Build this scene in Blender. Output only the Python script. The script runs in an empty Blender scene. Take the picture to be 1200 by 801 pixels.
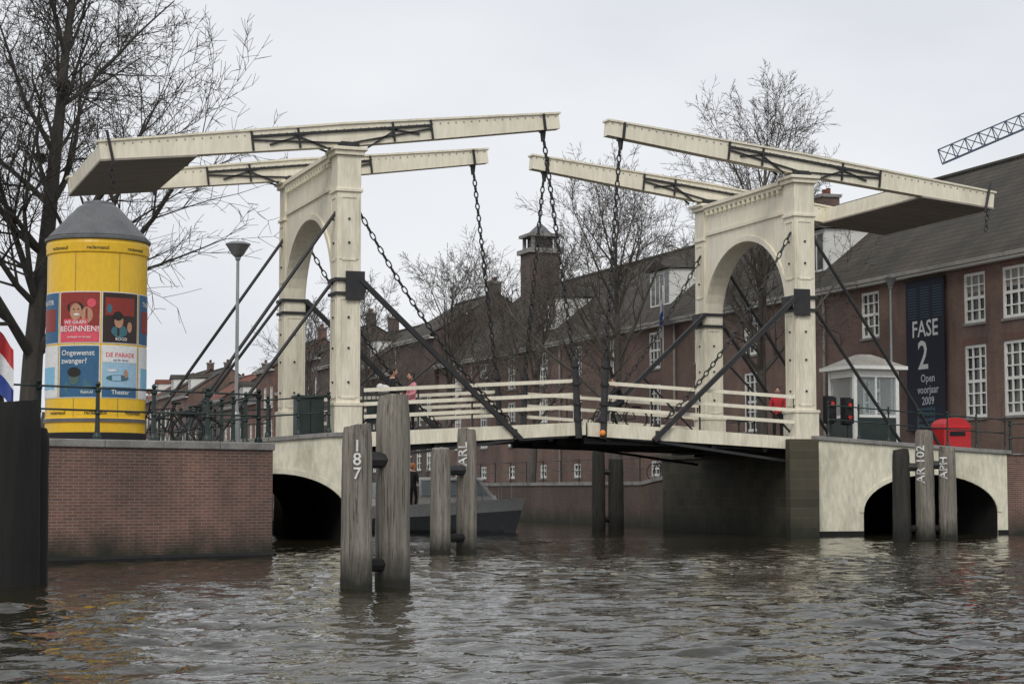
import bpy, math, random
import numpy as np
from mathutils import Vector, Matrix
random.seed(7)
C=bpy.context; D=bpy.data
sc=C.scene
rad=math.radians
# ---------------------------------------------------------------- materials
def newmat(name):
    m=D.materials.new(name); m.use_nodes=True
    nt=m.node_tree; b=nt.nodes["Principled BSDF"]
    return m,nt,b
def N(nt,t,**k):
    n=nt.nodes.new(t)
    for a,v in k.items(): setattr(n,a,v)
    return n
def ramp(nt,stops):
    r=N(nt,'ShaderNodeValToRGB'); e=r.color_ramp.elements
    e[0].position,e[0].color=stops[0][0],(*stops[0][1],1)
    e[1].position,e[1].color=stops[-1][0],(*stops[-1][1],1)
    for p,c in stops[1:-1]:
        x=e.new(p); x.color=(*c,1)
    return r
def noise_node(nt,scale,vec=(1,1,1),detail=5,rough=.6):
    tc=N(nt,'ShaderNodeTexCoord'); mp=N(nt,'ShaderNodeMapping'); mp.inputs['Scale'].default_value=vec
    n=N(nt,'ShaderNodeTexNoise'); n.inputs['Scale'].default_value=scale; n.inputs['Detail'].default_value=detail; n.inputs['Roughness'].default_value=rough
    nt.links.new(tc.outputs['Object'],mp.inputs['Vector']); nt.links.new(mp.outputs[0],n.inputs['Vector'])
    return n
def mixc(nt,fac,a,b,mode='MIX'):
    m=N(nt,'ShaderNodeMix',data_type='RGBA',blend_type=mode)
    for s,v in ((0,fac),(6,a),(7,b)):
        if hasattr(v,'links') or hasattr(v,'is_linked'): nt.links.new(v,m.inputs[s])
        elif s==0: m.inputs[0].default_value=v
        else: m.inputs[s].default_value=(*v,1)
    return m.outputs[2]
def bump(nt,b,h,strength=.3,dist=.02):
    bp=N(nt,'ShaderNodeBump'); bp.inputs['Strength'].default_value=strength; bp.inputs['Distance'].default_value=dist
    nt.links.new(h,bp.inputs['Height']); nt.links.new(bp.outputs[0],b.inputs['Normal'])
def mat_paint(name,c1,c2,scale=1.2,streak=(1,1,.25),rough=.55,pos=(.42,.72),bs=.15,metal=0,fine=True,fc=.82):
    m,nt,b=newmat(name)
    n=noise_node(nt,scale,streak)
    r=ramp(nt,[(pos[0],c1),(pos[1],c2)]); nt.links.new(n.outputs[0],r.inputs[0])
    col=r.outputs[0]
    if fine:
        n2=noise_node(nt,scale*9,streak,3)
        r2=ramp(nt,[(.35,(fc,fc,fc)),(.65,(1.04,1.04,1.04))]); nt.links.new(n2.outputs[0],r2.inputs[0])
        col=mixc(nt,1.0,col,r2.outputs[0],'MULTIPLY')
        bump(nt,b,n2.outputs[0],bs,.01)
    nt.links.new(col,b.inputs['Base Color'])
    b.inputs['Roughness'].default_value=rough; b.inputs['Metallic'].default_value=metal
    return m
def mat_flat(name,c,rough=.6,emit=0):
    m,nt,b=newmat(name)
    n=noise_node(nt,14,(1,1,1),3)
    r=ramp(nt,[(.3,tuple(x*.85 for x in c)),(.7,tuple(min(1,x*1.05) for x in c))]); nt.links.new(n.outputs[0],r.inputs[0])
    nt.links.new(r.outputs[0],b.inputs['Base Color']); b.inputs['Roughness'].default_value=rough
    if emit:
        b.inputs['Emission Color'].default_value=(*c,1); b.inputs['Emission Strength'].default_value=emit
    return m
def mat_brick(name,axis,c1,c2,mortar,moss=False,bw=.22,bh=.065):
    m,nt,b=newmat(name)
    tc=N(nt,'ShaderNodeTexCoord'); s=N(nt,'ShaderNodeSeparateXYZ'); cb=N(nt,'ShaderNodeCombineXYZ')
    nt.links.new(tc.outputs['Object'],s.inputs[0])
    nt.links.new(s.outputs[axis],cb.inputs[0]); nt.links.new(s.outputs['Z'],cb.inputs[1])
    br=N(nt,'ShaderNodeTexBrick'); br.inputs['Scale'].default_value=1
    br.inputs['Brick Width'].default_value=bw; br.inputs['Row Height'].default_value=bh
    br.inputs['Mortar Size'].default_value=.008; br.inputs['Mortar Smooth'].default_value=.3
    br.inputs['Color1'].default_value=(*c1,1); br.inputs['Color2'].default_value=(*c2,1); br.inputs['Mortar'].default_value=(*mortar,1)
    nt.links.new(cb.outputs[0],br.inputs['Vector'])
    n=noise_node(nt,.7,(1,1,.6),6)
    r=ramp(nt,[(.3,(.6,.6,.62)),(.7,(1.18,1.1,1.05))]); nt.links.new(n.outputs[0],r.inputs[0])
    col=mixc(nt,1.0,br.outputs[0],r.outputs[0],'MULTIPLY')
    n5=noise_node(nt,1.6,(1.6,1.6,.3),5); r5=ramp(nt,[(.52,(0,0,0)),(.72,(.5,.5,.5))]); nt.links.new(n5.outputs[0],r5.inputs[0])
    col=mixc(nt,r5.outputs[0],col,tuple(.5*c+.02 for c in c2))
    if moss:
        n3=noise_node(nt,2.5,(1,1,.5),5)
        mr=N(nt,'ShaderNodeMapRange'); mr.inputs['From Min'].default_value=.05; mr.inputs['From Max'].default_value=.75; mr.inputs['To Min'].default_value=1; mr.inputs['To Max'].default_value=0
        ad=N(nt,'ShaderNodeMath',operation='MULTIPLY_ADD'); ad.inputs[1].default_value=-.9
        nt.links.new(n3.outputs[0],ad.inputs[0]); 
        nt.links.new(s.outputs['Z'],ad.inputs[2])
        ad2=N(nt,'ShaderNodeMath',operation='ADD'); ad2.inputs[1].default_value=.45; nt.links.new(ad.outputs[0],ad2.inputs[0])
        nt.links.new(ad2.outputs[0],mr.inputs['Value'])
        col=mixc(nt,mr.outputs[0],col,(.022,.024,.014))
    nt.links.new(col,b.inputs['Base Color']); b.inputs['Roughness'].default_value=.85
    bump(nt,b,br.outputs['Fac'],-.4,.01)
    return m
M={}
M['cream']=mat_paint('cream_paint',(.88,.82,.66),(.74,.68,.53),.9,(1,1,.2),.5,(.45,.8),fc=.9)
M['cream_dirty']=mat_paint('cream_paint_weathered',(.86,.80,.64),(.50,.45,.34),1.1,(1.5,1.5,.22),.6,(.47,.8),fc=.86)
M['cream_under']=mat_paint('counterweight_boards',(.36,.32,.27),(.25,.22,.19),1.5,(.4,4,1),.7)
M['cream_wall']=mat_paint('rendered_wall',(.80,.76,.60),(.38,.36,.27),.9,(1,1,.35),.8,(.45,.78))
M['iron']=mat_paint('black_iron',(.02,.021,.023),(.04,.038,.036),3,(1,1,1),.6)
M['green']=mat_paint('dark_green_paint',(.015,.032,.028),(.03,.045,.038),3,(1,1,1),.45)
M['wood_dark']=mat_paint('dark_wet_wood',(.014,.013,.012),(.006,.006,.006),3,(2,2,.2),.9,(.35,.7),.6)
M['stone']=mat_paint('stone_coping',(.30,.29,.27),(.16,.155,.14),2,(1,1,1),.8)
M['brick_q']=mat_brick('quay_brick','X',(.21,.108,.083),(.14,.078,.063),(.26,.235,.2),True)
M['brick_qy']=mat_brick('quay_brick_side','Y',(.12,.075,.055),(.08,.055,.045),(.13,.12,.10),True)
M['abut']=mat_brick('abutment_stone','Y',(.085,.078,.052),(.05,.05,.032),(.11,.11,.08),True,.6,.3)
M['brick_f']=mat_brick('facade_brick','Y',(.20,.115,.09),(.15,.09,.072),(.25,.225,.195))
M['brick_f2']=mat_brick('facade_brick_dark','Y',(.12,.08,.068),(.09,.065,.057),(.17,.155,.14))
M['brick_f3']=mat_brick('facade_brick_red','Y',(.19,.09,.065),(.15,.075,.055),(.2,.17,.15))
M['plaster']=mat_paint('grey_plaster',(.36,.34,.31),(.26,.25,.22),1,(1,1,.4),.85)
def mat_roof(name,c1,c2):
    m,nt,b=newmat(name)
    tc=N(nt,'ShaderNodeTexCoord'); s=N(nt,'ShaderNodeSeparateXYZ'); cb=N(nt,'ShaderNodeCombineXYZ')
    nt.links.new(tc.outputs['Object'],s.inputs[0]); nt.links.new(s.outputs['Y'],cb.inputs[0]); nt.links.new(s.outputs['Z'],cb.inputs[1])
    br=N(nt,'ShaderNodeTexBrick'); br.offset=0; br.inputs['Scale'].default_value=1; br.inputs['Brick Width'].default_value=.26; br.inputs['Row Height'].default_value=.22
    br.inputs['Mortar Size'].default_value=.03; br.inputs['Mortar Smooth'].default_value=1
    br.inputs['Color1'].default_value=(*c1,1); br.inputs['Color2'].default_value=(*c2,1); br.inputs['Mortar'].default_value=(.008,.008,.008,1)
    nt.links.new(cb.outputs[0],br.inputs['Vector'])
    n=noise_node(nt,.5,(1,1,1),6); r=ramp(nt,[(.3,(.55,.62,.55)),(.7,(1.4,1.25,1.2))]); nt.links.new(n.outputs[0],r.inputs[0])
    nt.links.new(mixc(nt,1.0,br.outputs[0],r.outputs[0],'MULTIPLY'),b.inputs['Base Color'])
    b.inputs['Roughness'].default_value=.85; bump(nt,b,br.outputs['Fac'],-.8,.04)
    return m
M['roof']=mat_roof('roof_tiles',(.045,.041,.033),(.065,.055,.043))
M['roof_red']=mat_roof('roof_tiles_red',(.20,.06,.035),(.16,.05,.03))
M['white']=mat_flat('white_window_paint',(.82,.82,.78),.5)
def mat_glass():
    m,nt,b=newmat('window_glass')
    n=noise_node(nt,.8,(1,1,1),2); r=ramp(nt,[(.4,(.012,.014,.016)),(.65,(.12,.12,.11))]); nt.links.new(n.outputs[0],r.inputs[0])
    nt.links.new(r.outputs[0],b.inputs['Base Color']); b.inputs['Roughness'].default_value=.06
    return m
M['glass']=mat_glass()
m,nt,b=newmat('boat_glass'); b.inputs['Base Color'].default_value=(.45,.52,.55,1); b.inputs['Roughness'].default_value=.05; M['bglass']=m
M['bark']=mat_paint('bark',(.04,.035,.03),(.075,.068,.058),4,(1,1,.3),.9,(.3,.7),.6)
M['bark_haze']=mat_paint('bark_far_hazed',(.085,.074,.062),(.13,.115,.10),4,(1,1,.3),.9,(.3,.7),.4)  # lighter bark for far trees, distance haze put into the colour
M['yellow']=mat_paint('yellow_enamel',(.86,.53,.02),(.76,.45,.02),1.5,(1,1,.4),.35,(.4,.75),.03,fc=.94)
M['zinc']=mat_paint('zinc_roof',(.13,.135,.14),(.09,.09,.095),2,(1,1,.4),.5)
M['asphalt']=mat_paint('asphalt',(.05,.05,.05),(.07,.068,.065),2,(1,1,1),.9)
M['paving']=mat_paint('paving',(.13,.12,.11),(.09,.085,.08),1.2,(1,1,1),.9)
M['deckwood']=mat_paint('deck_boards',(.10,.09,.075),(.06,.055,.05),2,(4,.4,1),.85)
M['red']=mat_flat('red_plastic',(.6,.02,.025),.35)
M['navy']=mat_flat('navy_banner',(.008,.012,.028),.7)
M['silver']=mat_flat('text_silver',(.55,.57,.6),.6)
M['whitepaint']=mat_flat('white_lettering',(.75,.75,.72),.7)
M['skin']=mat_flat('skin',(.56,.33,.24),.5)
M['black']=mat_flat('black_cloth',(.015,.015,.018),.85)
M['pink']=mat_flat('pink_cloth',(.75,.30,.34),.8)
M['redcloth']=mat_flat('red_cloth',(.55,.03,.04),.8)
M['jeans']=mat_flat('jeans',(.04,.06,.11),.85)
M['hair']=mat_flat('hair',(.03,.018,.012),.6)
M['orange_hair']=mat_flat('orange_hat',(.6,.18,.05),.7)
M['galv']=mat_paint('galvanised_steel',(.36,.37,.37),(.26,.27,.27),4,(1,1,.3),.4,metal=.6)
M['rubber']=mat_flat('rubber',(.012,.012,.012),.8)
M['redlamp']=mat_flat('signal_red_lens',(.5,.015,.01),.3,.2)
M['amber']=mat_flat('amber_lens',(.7,.22,.03),.3,.3)
for k,c in dict(p_pink=(.75,.09,.13),p_cyan=(.22,.52,.72),p_blue=(.03,.12,.24),p_teal=(.05,.16,.2),p_dark=(.03,.015,.012),p_redscene=(.28,.03,.02),p_white=(.78,.78,.76),p_skin=(.5,.26,.16),p_darkskin=(.18,.08,.05),p_hair=(.012,.01,.009),p_green=(.08,.14,.12),p_lblue=(.35,.55,.7),p_orange=(.8,.3,.03),flag_red=(.5,.03,.035),flag_white=(.7,.7,.7),flag_blue=(.02,.05,.25),crane=(.06,.09,.14),hull=(.22,.23,.24),hullwhite=(.86,.86,.84),varnish=(.18,.09,.04),tarp=(.45,.5,.53)).items():
    M[k]=mat_flat(k,c,.5)
# ---------------------------------------------------------------- mesh builder
class MB:
    def __init__(s): s.v=[];s.f=[];s.m=[];s.mats=[]
    def mi(s,m):
        m=M[m] if isinstance(m,str) else m
        if m not in s.mats: s.mats.append(m)
        return s.mats.index(m)
    def add(s,vs,fs,m):
        o=len(s.v); s.v+= [tuple(v) for v in vs]; i=s.mi(m)
        for f in fs: s.f.append([a+o for a in f]); s.m.append(i)
    def quad(s,a,b,c,d,m): s.add([a,b,c,d],[(0,1,2,3)],m)
    def box(s,x0,x1,y0,y1,z0,z1,m):
        s.add([(x,y,z) for z in(z0,z1) for y in(y0,y1) for x in(x0,x1)],[(0,2,3,1),(4,5,7,6),(0,1,5,4),(2,6,7,3),(0,4,6,2),(1,3,7,5)],m)
    def tube(s,p0,p1,r0,m,r1=None,n=6,cap=True,up=None):
        p0=Vector(p0);p1=Vector(p1); d=p1-p0
        if d.length<1e-6:return
        d.normalize(); r1=r0 if r1 is None else r1
        a=Vector((0,0,1)) if abs(d.z)<.9 else Vector((1,0,0))
        u=d.cross(a).normalized(); w=d.cross(u)
        vs=[];off=math.pi/n if n==4 else 0
        for p,r in((p0,r0),(p1,r1)):
            for i in range(n):
                t=2*math.pi*i/n+off; vs.append(p+(u*math.cos(t)+w*math.sin(t))*r)
        fs=[(i,(i+1)%n,n+(i+1)%n,n+i) for i in range(n)]
        if cap: fs+=[tuple(range(n-1,-1,-1)),tuple(range(n,2*n))]
        s.add(vs,fs,m)
    def lathe(s,cx,cy,prof,m,n=24,ms=None):
        vs=[(cx+r*math.cos(2*math.pi*i/n),cy+r*math.sin(2*math.pi*i/n),z) for r,z in prof for i in range(n)]
        for k in range(len(prof)-1):
            s.add(vs[k*n:(k+2)*n],[(i,(i+1)%n,n+(i+1)%n,n+i) for i in range(n)],(ms[k] if ms else m))
        s.add(vs[-n:],[tuple(range(n))],ms[-1] if ms else m)
    def ext_xz(s,poly,y0,y1,m):
        n=len(poly); vs=[(x,y0,z) for x,z in poly]+[(x,y1,z) for x,z in poly]
        s.add(vs,[tuple(range(n)),tuple(range(2*n-1,n-1,-1))]+[(i,n+i,n+(i+1)%n,(i+1)%n) for i in range(n)],m)
    def sphere(s,c,r,m,n=10,k=6,sz=(1,1,1)):
        vs=[];fs=[]
        for j in range(k+1):
            ph=math.pi*j/k
            for i in range(n):
                t=2*math.pi*i/n; vs.append((c[0]+r*sz[0]*math.sin(ph)*math.cos(t),c[1]+r*sz[1]*math.sin(ph)*math.sin(t),c[2]+r*sz[2]*math.cos(ph)))
        for j in range(k):
            for i in range(n): fs.append((j*n+i,(j+1)*n+i,(j+1)*n+(i+1)%n,j*n+(i+1)%n))
        s.add(vs,fs,m)
    def ring(s,c,R,r,m,u,w,n=20,k=5):
        u=Vector(u).normalized();w=Vector(w).normalized();nn=u.cross(w);c=Vector(c)
        vs=[];fs=[]
        for i in range(n):
            t=2*math.pi*i/n; e=u*math.cos(t)*R[0]+w*math.sin(t)*R[1]; en=(u*math.cos(t)+w*math.sin(t))
            for j in range(k):
                q=2*math.pi*j/k; vs.append(c+e+en*(r*math.cos(q))+nn*(r*math.sin(q)))
        for i in range(n):
            for j in range(k): fs.append((i*k+j,((i+1)%n)*k+j,((i+1)%n)*k+(j+1)%k,i*k+(j+1)%k))
        s.add(vs,fs,m)
    def chain(s,p0,p1,sag,m,link=.17,r=.018):
        p0=Vector(p0);p1=Vector(p1); L=(p1-p0).length; n=max(2,int(L/link))
        pt=lambda t:p0.lerp(p1,t)-Vector((0,0,sag*4*t*(1-t)))
        for i in range(n):
            a=pt(i/n);b=pt((i+1)/n); d=(b-a).normalized()
            x=d.cross(Vector((0,1,0))).normalized(); y=d.cross(x).normalized()
            s.ring((a+b)/2,((b-a).length*.62,.065),r,m,d,x if i%2 else y,n=8,k=4)
    def obj(s,name,parent=None,smooth=False,bevel=0):
        me=D.meshes.new(name); me.from_pydata(s.v,[],s.f)
        for m in s.mats: me.materials.append(m)
        me.polygons.foreach_set('material_index',s.m)
        if smooth: me.polygons.foreach_set('use_smooth',[True]*len(s.f))
        me.update(); o=D.objects.new(name,me); C.collection.objects.link(o)
        if parent: o.parent=parent
        if bevel:
            b=o.modifiers.new('b','BEVEL'); b.width=bevel; b.segments=1; b.limit_method='ANGLE'
        return o
def empty(name):
    e=D.objects.new(name,None); C.collection.objects.link(e); return e
def textdata(body,size,align='CENTER',space=1.0):
    cu=D.curves.new('t','FONT'); cu.body=body; cu.size=size; cu.align_x=align; cu.resolution_u=2; cu.space_character=space; cu.offset=size*.012
    o=D.objects.new('t',cu); C.collection.objects.link(o)
    dg=C.evaluated_depsgraph_get(); me=D.meshes.new_from_object(o.evaluated_get(dg))
    vs=[tuple(v.co) for v in me.vertices]; fs=[tuple(p.vertices) for p in me.polygons]
    D.objects.remove(o); D.meshes.remove(me)
    return vs,fs
def add_text(mb,body,size,mapf,m,rot=False,align='CENTER'):
    vs,fs=textdata(body,size,align)
    mb.add([mapf(*((-v[1],v[0]) if rot else (v[0],v[1]))) for v in vs],fs,m)
def arch_wall(mb,mp,u0,u1,zb,zt,a0,a1,spring,rise,w0,w1,m,mi=None,n=24,tunnel=None):
    mi=mi or m; c=(a0+a1)/2; h=(a1-a0)/2
    us=[a0+(a1-a0)*(.5-.5*math.cos(math.pi*i/n)) for i in range(n+1)]
    az=lambda u: spring+rise*math.sqrt(max(0,1-((u-c)/h)**2))
    zt=zt if callable(zt) else (lambda u,z=zt:z)
    for w in (w0,w1):
        for p,q in((u0,a0),(a1,u1)):
            if q-p>1e-4: mb.quad(mp(p,zb,w),mp(q,zb,w),mp(q,zt(q),w),mp(p,zt(p),w),m)
        for a,b in zip(us,us[1:]): mb.quad(mp(a,az(a),w),mp(b,az(b),w),mp(b,zt(b),w),mp(a,zt(a),w),m)
    w2=tunnel if tunnel else w1
    for a,b in zip(us,us[1:]): mb.quad(mp(a,az(a),w0),mp(b,az(b),w0),mp(b,az(b),w2),mp(a,az(a),w2),mi)
    for a in(a0,a1): mb.quad(mp(a,zb,w0),mp(a,spring,w0),mp(a,spring,w2),mp(a,zb,w2),mi)
    for a in(u0,u1): mb.quad(mp(a,zb,w0),mp(a,zt(a),w0),mp(a,zt(a),w1),mp(a,zb,w1),m)
    mb.quad(mp(u0,zt(u0),w0),mp(u1,zt(u1),w0),mp(u1,zt(u1),w1),mp(u0,zt(u0),w1),m)
# ---------------------------------------------------------------- water
def make_water():
    xs=np.arange(-8,46,.11); k=np.arange(0,520); ys=9*1.0062**k
    Xg,Yg=np.meshgrid(xs,ys); dy=np.gradient(ys)[:,None]*np.ones_like(Xg)
    Z=np.zeros_like(Xg); rng=np.random.RandomState(3)
    mod=.85+.32*np.sin(Xg*.21+Yg*.13+1)*np.sin(Yg*.23-Xg*.08)+.2*np.sin(Xg*.5-Yg*.55+np.sin(Yg*.3))
    for i in range(64):
        lam=.24*(1.35/.24)**(rng.rand()); th=rng.normal(-.33,.5)+math.pi/2
        kx,ky=math.cos(th)*2*math.pi/lam,math.sin(th)*2*math.pi/lam
        fade=np.clip(lam/(2.4*dy)-.7,0,1)
        ph=rng.rand()*6.28
        arg=kx*Xg+ky*Yg+ph+1.3*np.sin(.6*Xg*rng.rand()+.6*Yg*rng.rand()+rng.rand()*6)+.8*np.sin(1.3*Xg*rng.rand()-1.1*Yg*rng.rand()+rng.rand()*6)
        s=np.sin(arg)
        Z+=fade*.0052*lam*(s+.25*np.cos(2*arg))*mod
    ny,nx=Xg.shape
    v=np.stack([Xg.ravel(),Yg.ravel(),Z.ravel()],1)
    idx=np.arange(ny*nx).reshape(ny,nx)
    f=np.stack([idx[:-1,:-1].ravel(),idx[:-1,1:].ravel(),idx[1:,1:].ravel(),idx[1:,:-1].ravel()],1)
    me=D.meshes.new('water'); me.vertices.add(len(v)); me.vertices.foreach_set('co',v.ravel())
    me.loops.add(f.size); me.loops.foreach_set('vertex_index',f.ravel().astype(np.int32))
    me.polygons.add(len(f)); me.polygons.foreach_set('loop_start',np.arange(0,f.size,4,dtype=np.int32))
    me.polygons.foreach_set('use_smooth',np.ones(len(f),dtype=bool))
    me.update(calc_edges=True); me.validate()
    m,nt,b=newmat('canal_water')
    b.inputs['Base Color'].default_value=(.020,.018,.009,1); b.inputs['Roughness'].default_value=.03; b.inputs['IOR'].default_value=1.28
    n=noise_node(nt,2.6,(1,1.4,1),3,.5); bump(nt,b,n.outputs[0],.5,.06)
    me.materials.append(m); o=D.objects.new('canal_water',me); C.collection.objects.link(o)
    w=MB(); w.quad((-600,-200,-.25),(900,-200,-.25),(900,900,-.25),(-600,900,-.25),m); w.obj('open_water')
    g=MB(); g.quad((-900,-300,-2.2),(1200,-300,-2.2),(1200,1500,-2.2),(-900,1500,-2.2),'asphalt'); g.obj('ground')
make_water()
YN,YF=54.9,61.56
XL,XR=14.8,29.87
XC=22.33
# ---------------------------------------------------------------- land
def zr(Y): # right bank street height
    t=min(1,max(0,(Y-63)/9)); return 2.62-.85*t
g=MB()
ysr=[54.62,58,63,66,69,72,120,200,900]
for a,b in zip(ysr,ysr[1:]):
    g.quad((32.1,a,zr(a)),(900,a,zr(a)),(900,b,zr(b)),(32.1,b,zr(b)),'paving')
g.obj('street_right_bank')
g=MB()
g.add([(x,y,2.47) for x,y in [(-300,10),(-40,24),(-3,36.9),(4.5,39.6),(9.5,41.9),(9.5,54.6),(14.3,54.6),(14.3,900),(-300,900)]],[tuple(range(9))],'paving')
g.obj('street_left_bank')
# bastion quay wall left
q=empty('brick_quay_wall')
w=MB(); cp=MB(); rl=[(-40,23.8),(-3,36.6),(4.4,39.35),(9.62,41.7),(9.66,54.25)]
for (x0,y0),(x1,y1) in zip(rl,rl[1:]):
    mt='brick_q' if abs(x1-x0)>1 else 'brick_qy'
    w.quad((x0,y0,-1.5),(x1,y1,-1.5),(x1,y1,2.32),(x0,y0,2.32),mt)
    d=Vector((x1-x0,y1-y0)).normalized(); n=Vector((d.y,-d.x))
    w.add([(x0,y0,.12),(x1,y1,.12),(x1+n.x*.1,y1+n.y*.1,.06),(x0+n.x*.1,y0+n.y*.1,.06),(x0+n.x*.1,y0+n.y*.1,-1.5),(x1+n.x*.1,y1+n.y*.1,-1.5)],[(0,1,2,3),(3,2,5,4)],'wood_dark')
    L=math.hypot(x1-x0,y1-y0); k=max(1,round(L/1.4))
    for i in range(k):
        a=Vector((x0,y0))+d*(L*i/k+.006); b=Vector((x0,y0))+d*(L*(i+1)/k-.006); o=n*.05; inn=n*-.38
        P=[a+o,b+o,b+inn,a+inn]; zt=2.49+random.uniform(-.006,.006)
        cp.add([(p.x,p.y,z) for z in(2.322,zt) for p in P],[(3,2,1,0),(4,5,6,7),(0,1,5,4),(1,2,6,5),(2,3,7,6),(3,0,4,7)],'stone')
w.obj('wall',q); cp.obj('coping',q,bevel=.015)
def railing(name,pts,zf,h=1.08,sp=1.35,m='green',r=.045,rails=(.98,.55),knob=True):
    mb=MB()
    for (x0,y0),(x1,y1) in zip(pts,pts[1:]):
        L=math.hypot(x1-x0,y1-y0); k=max(1,round(L/sp))
        for i in range(k+1):
            x=x0+(x1-x0)*i/k; y=y0+(y1-y0)*i/k; z=zf(x,y)
            mb.lathe(x,y,[(r*2,z),(r*2,z+.06),(r*1.25,z+.14),(r,z+.5),(r*1.4,z+.54),(r,z+.58),(r*.9,z+h-.12),(r*1.5,z+h-.08),(r*1.5,z+h-.02),(r*.7,z+h+.0),(r*1.3,z+h+.06),(r*.6,z+h+.11)] if knob else [(r,z),(r,z+h)],m,8)
            if i<k:
                xn=x0+(x1-x0)*(i+1)/k; yn=y0+(y1-y0)*(i+1)/k; zn=zf(xn,yn)
                for hh in rails: mb.tube((x,y,z+hh*h),(xn,yn,zn+hh*h),.024 if knob else .016,m,n=6)
    return mb.obj(name,smooth=True)
railing('quay_railing',[(-8,35.2),(-3,36.95),(4.35,39.65),(9.35,41.95),(9.4,54.4)],lambda x,y:2.49)
# ---------------------------------------------------------------- bridge
br=empty('wooden_drawbridge')
zl=lambda X: 2.6+(min(1,max(0,(X-9.6)/5))*.42)
zrr=lambda X: 3.05-(min(1,max(0,(X-30)/7))*.42)
aw=MB()
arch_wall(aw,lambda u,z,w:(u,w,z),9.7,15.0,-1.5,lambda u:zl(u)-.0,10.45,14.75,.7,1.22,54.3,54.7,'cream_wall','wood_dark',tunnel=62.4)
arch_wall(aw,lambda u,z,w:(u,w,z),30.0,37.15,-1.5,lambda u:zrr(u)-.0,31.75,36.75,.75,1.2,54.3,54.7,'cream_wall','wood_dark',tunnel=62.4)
for c,h,sp,ri in((12.6,2.15,.7,1.22),(34.25,2.5,.75,1.2)):
    for i in range(24):
        a=math.pi*i/24;b=math.pi*(i+1)/24
        f=lambda t,k:(c-math.cos(t)*(h+k),sp+math.sin(t)*(ri+k))
        P=[f(a,.01),f(b,.01),f(b,.16),f(a,.16)]
        aw.add([(x,54.27,z) for x,z in P]+[(x,54.299,z) for x,z in P],[(0,1,2,3),(0,4,5,1),(3,2,6,7)],'cream_wall')
aw.obj('arched_approach_walls',br)
aw=MB()
for a,b in((30.0,31.74),(36.76,37.15),(14.76,15.0)): aw.box(a,b,54.285,54.297,-.5,.16,'wood_dark')
aw.obj('waterline_growth',br)
cp=MB()
for X0,X1,zf in((9.75,15.0,zl),(30.0,37.3,zrr)):
    k=6
    for i in range(k):
        a=X0+(X1-X0)*i/k+.005;b=X0+(X1-X0)*(i+1)/k-.005
        cp.ext_xz([(a,zf(a)+.002),(b,zf(b)+.002),(b,zf(b)+.13),(a,zf(a)+.13)],54.22,54.75,'stone')
cp.obj('approach_coping',br,bevel=.01)
ab=MB()
ab.box(29.55,29.98,54.1,64.9,-1.5,3.02,'abut'); ab.box(29.98,32.1,62.6,64.9,-1.5,2.9,'abut')
ab.box(28.95,29.975,53.95,54.28,-1.5,3.06,'abut')
ab.box(29.45,29.97,54.29,65.0,2.55,2.75,'abut')
ab.box(15.02,15.3,54.1,64.9,-1.5,3.0,'abut')
ab.obj('abutment',br,bevel=.02)
rd=MB()
rd.ext_xz([(9.6,2.2),(15,2.2),(15,3.04),(9.6,2.62)],54.76,62.3,'asphalt')
rd.ext_xz([(29.99,2.2),(40,2.2),(40,2.66),(37,2.66),(29.99,3.06)],54.76,62.3,'asphalt')
rd.obj('approach_road',br)
def zd(X): return 3.10+.40*(1-abs(X-XC)/7.3)
lv=MB()
for X0,X1 in((15.02,XC-.04),(XC+.04,29.54)):
    for y0 in(54.55,61.65):
        lv.ext_xz([(X0,zd(X0)-.40),(X1,zd(X1)-.36),(X1,zd(X1)+.03),(X0,zd(X0)+.03)],y0,y0+.12,'cream_dirty')
    n=36
    for i in range(n):
        a=X0+(X1-X0)*i/n+.004;b=X0+(X1-X0)*(i+1)/n-.004
        lv.ext_xz([(a,zd(a)-.12),(b,zd(b)-.12),(b,zd(b)),(a,zd(a))],54.68,61.64,'deckwood')
    for y0 in(54.9,57,59.2,61.3):
        lv.ext_xz([(X0,zd(X0)-.62),(X1,zd(X1)-.4),(X1,zd(X1)-.13),(X0,zd(X0)-.13)],y0,y0+.16,'iron')
    for t in(.1,.35,.6,.85): 
        X=X0+(X1-X0)*t; lv.box(X-.07,X+.07,54.7,61.6,zd(X)-.5,zd(X)-.2,'iron')
lv.obj('bridge_leaves',br)
us=MB()
for s,xa in((1,15.2),(-1,29.4)):
    for y in(54.62,61.6):
        us.tube((xa,y,2.35),(XC-s*2.4,y,zd(XC-s*2.4)-.42),.06,'iron',n=4)
        us.tube((XC-s*2.4,y,2.95),(XC-s*.6,y,zd(XC)-.42),.05,'iron',n=4)
        us.tube((XC-s*2.4,y,2.9),(XC-s*2.4,y,zd(XC)),.08,'iron',n=4)
us.obj('under_bracing',br)
rr=MB(); rp=MB()
for y,sg in((54.62,-1),(61.7,1)):
    for X0,X1 in((15.3,XC-.28),(XC+.55,29.5)):
        for h in(.5,.88,1.3):
            rr.ext_xz([(X0,zd(X0)+h*.97-.055),(X1,zd(X1)+h-.055),(X1,zd(X1)+h+.055),(X0,zd(X0)+h*.97+.055)],y-.03,y+.03,'cream')
        k=4
        for i in range(k+1):
            X=X0+(X1-X0)*i/k
            rp.tube((X,y+.07,zd(X)-.2),(X,y+.07,zd(X)+1.33),.03,'iron',n=4)
    for X,lean in((XC-.28,-.12),(XC+.52,.12)):
        rp.tube((X,y-.06,zd(X)-.45),(X+lean,y-.06,zd(X)+1.95),.12,'iron',.095,n=6)
        for hh in(.1,.6,1.2,1.75): rp.tube((X+lean*hh/2,y-.06,zd(X)+hh-.04),(X+lean*hh/2,y-.06,zd(X)+hh+.04),.15,'iron',n=8)
rr.obj('hand_rails',br); rp.obj('rail_posts',br)
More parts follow.
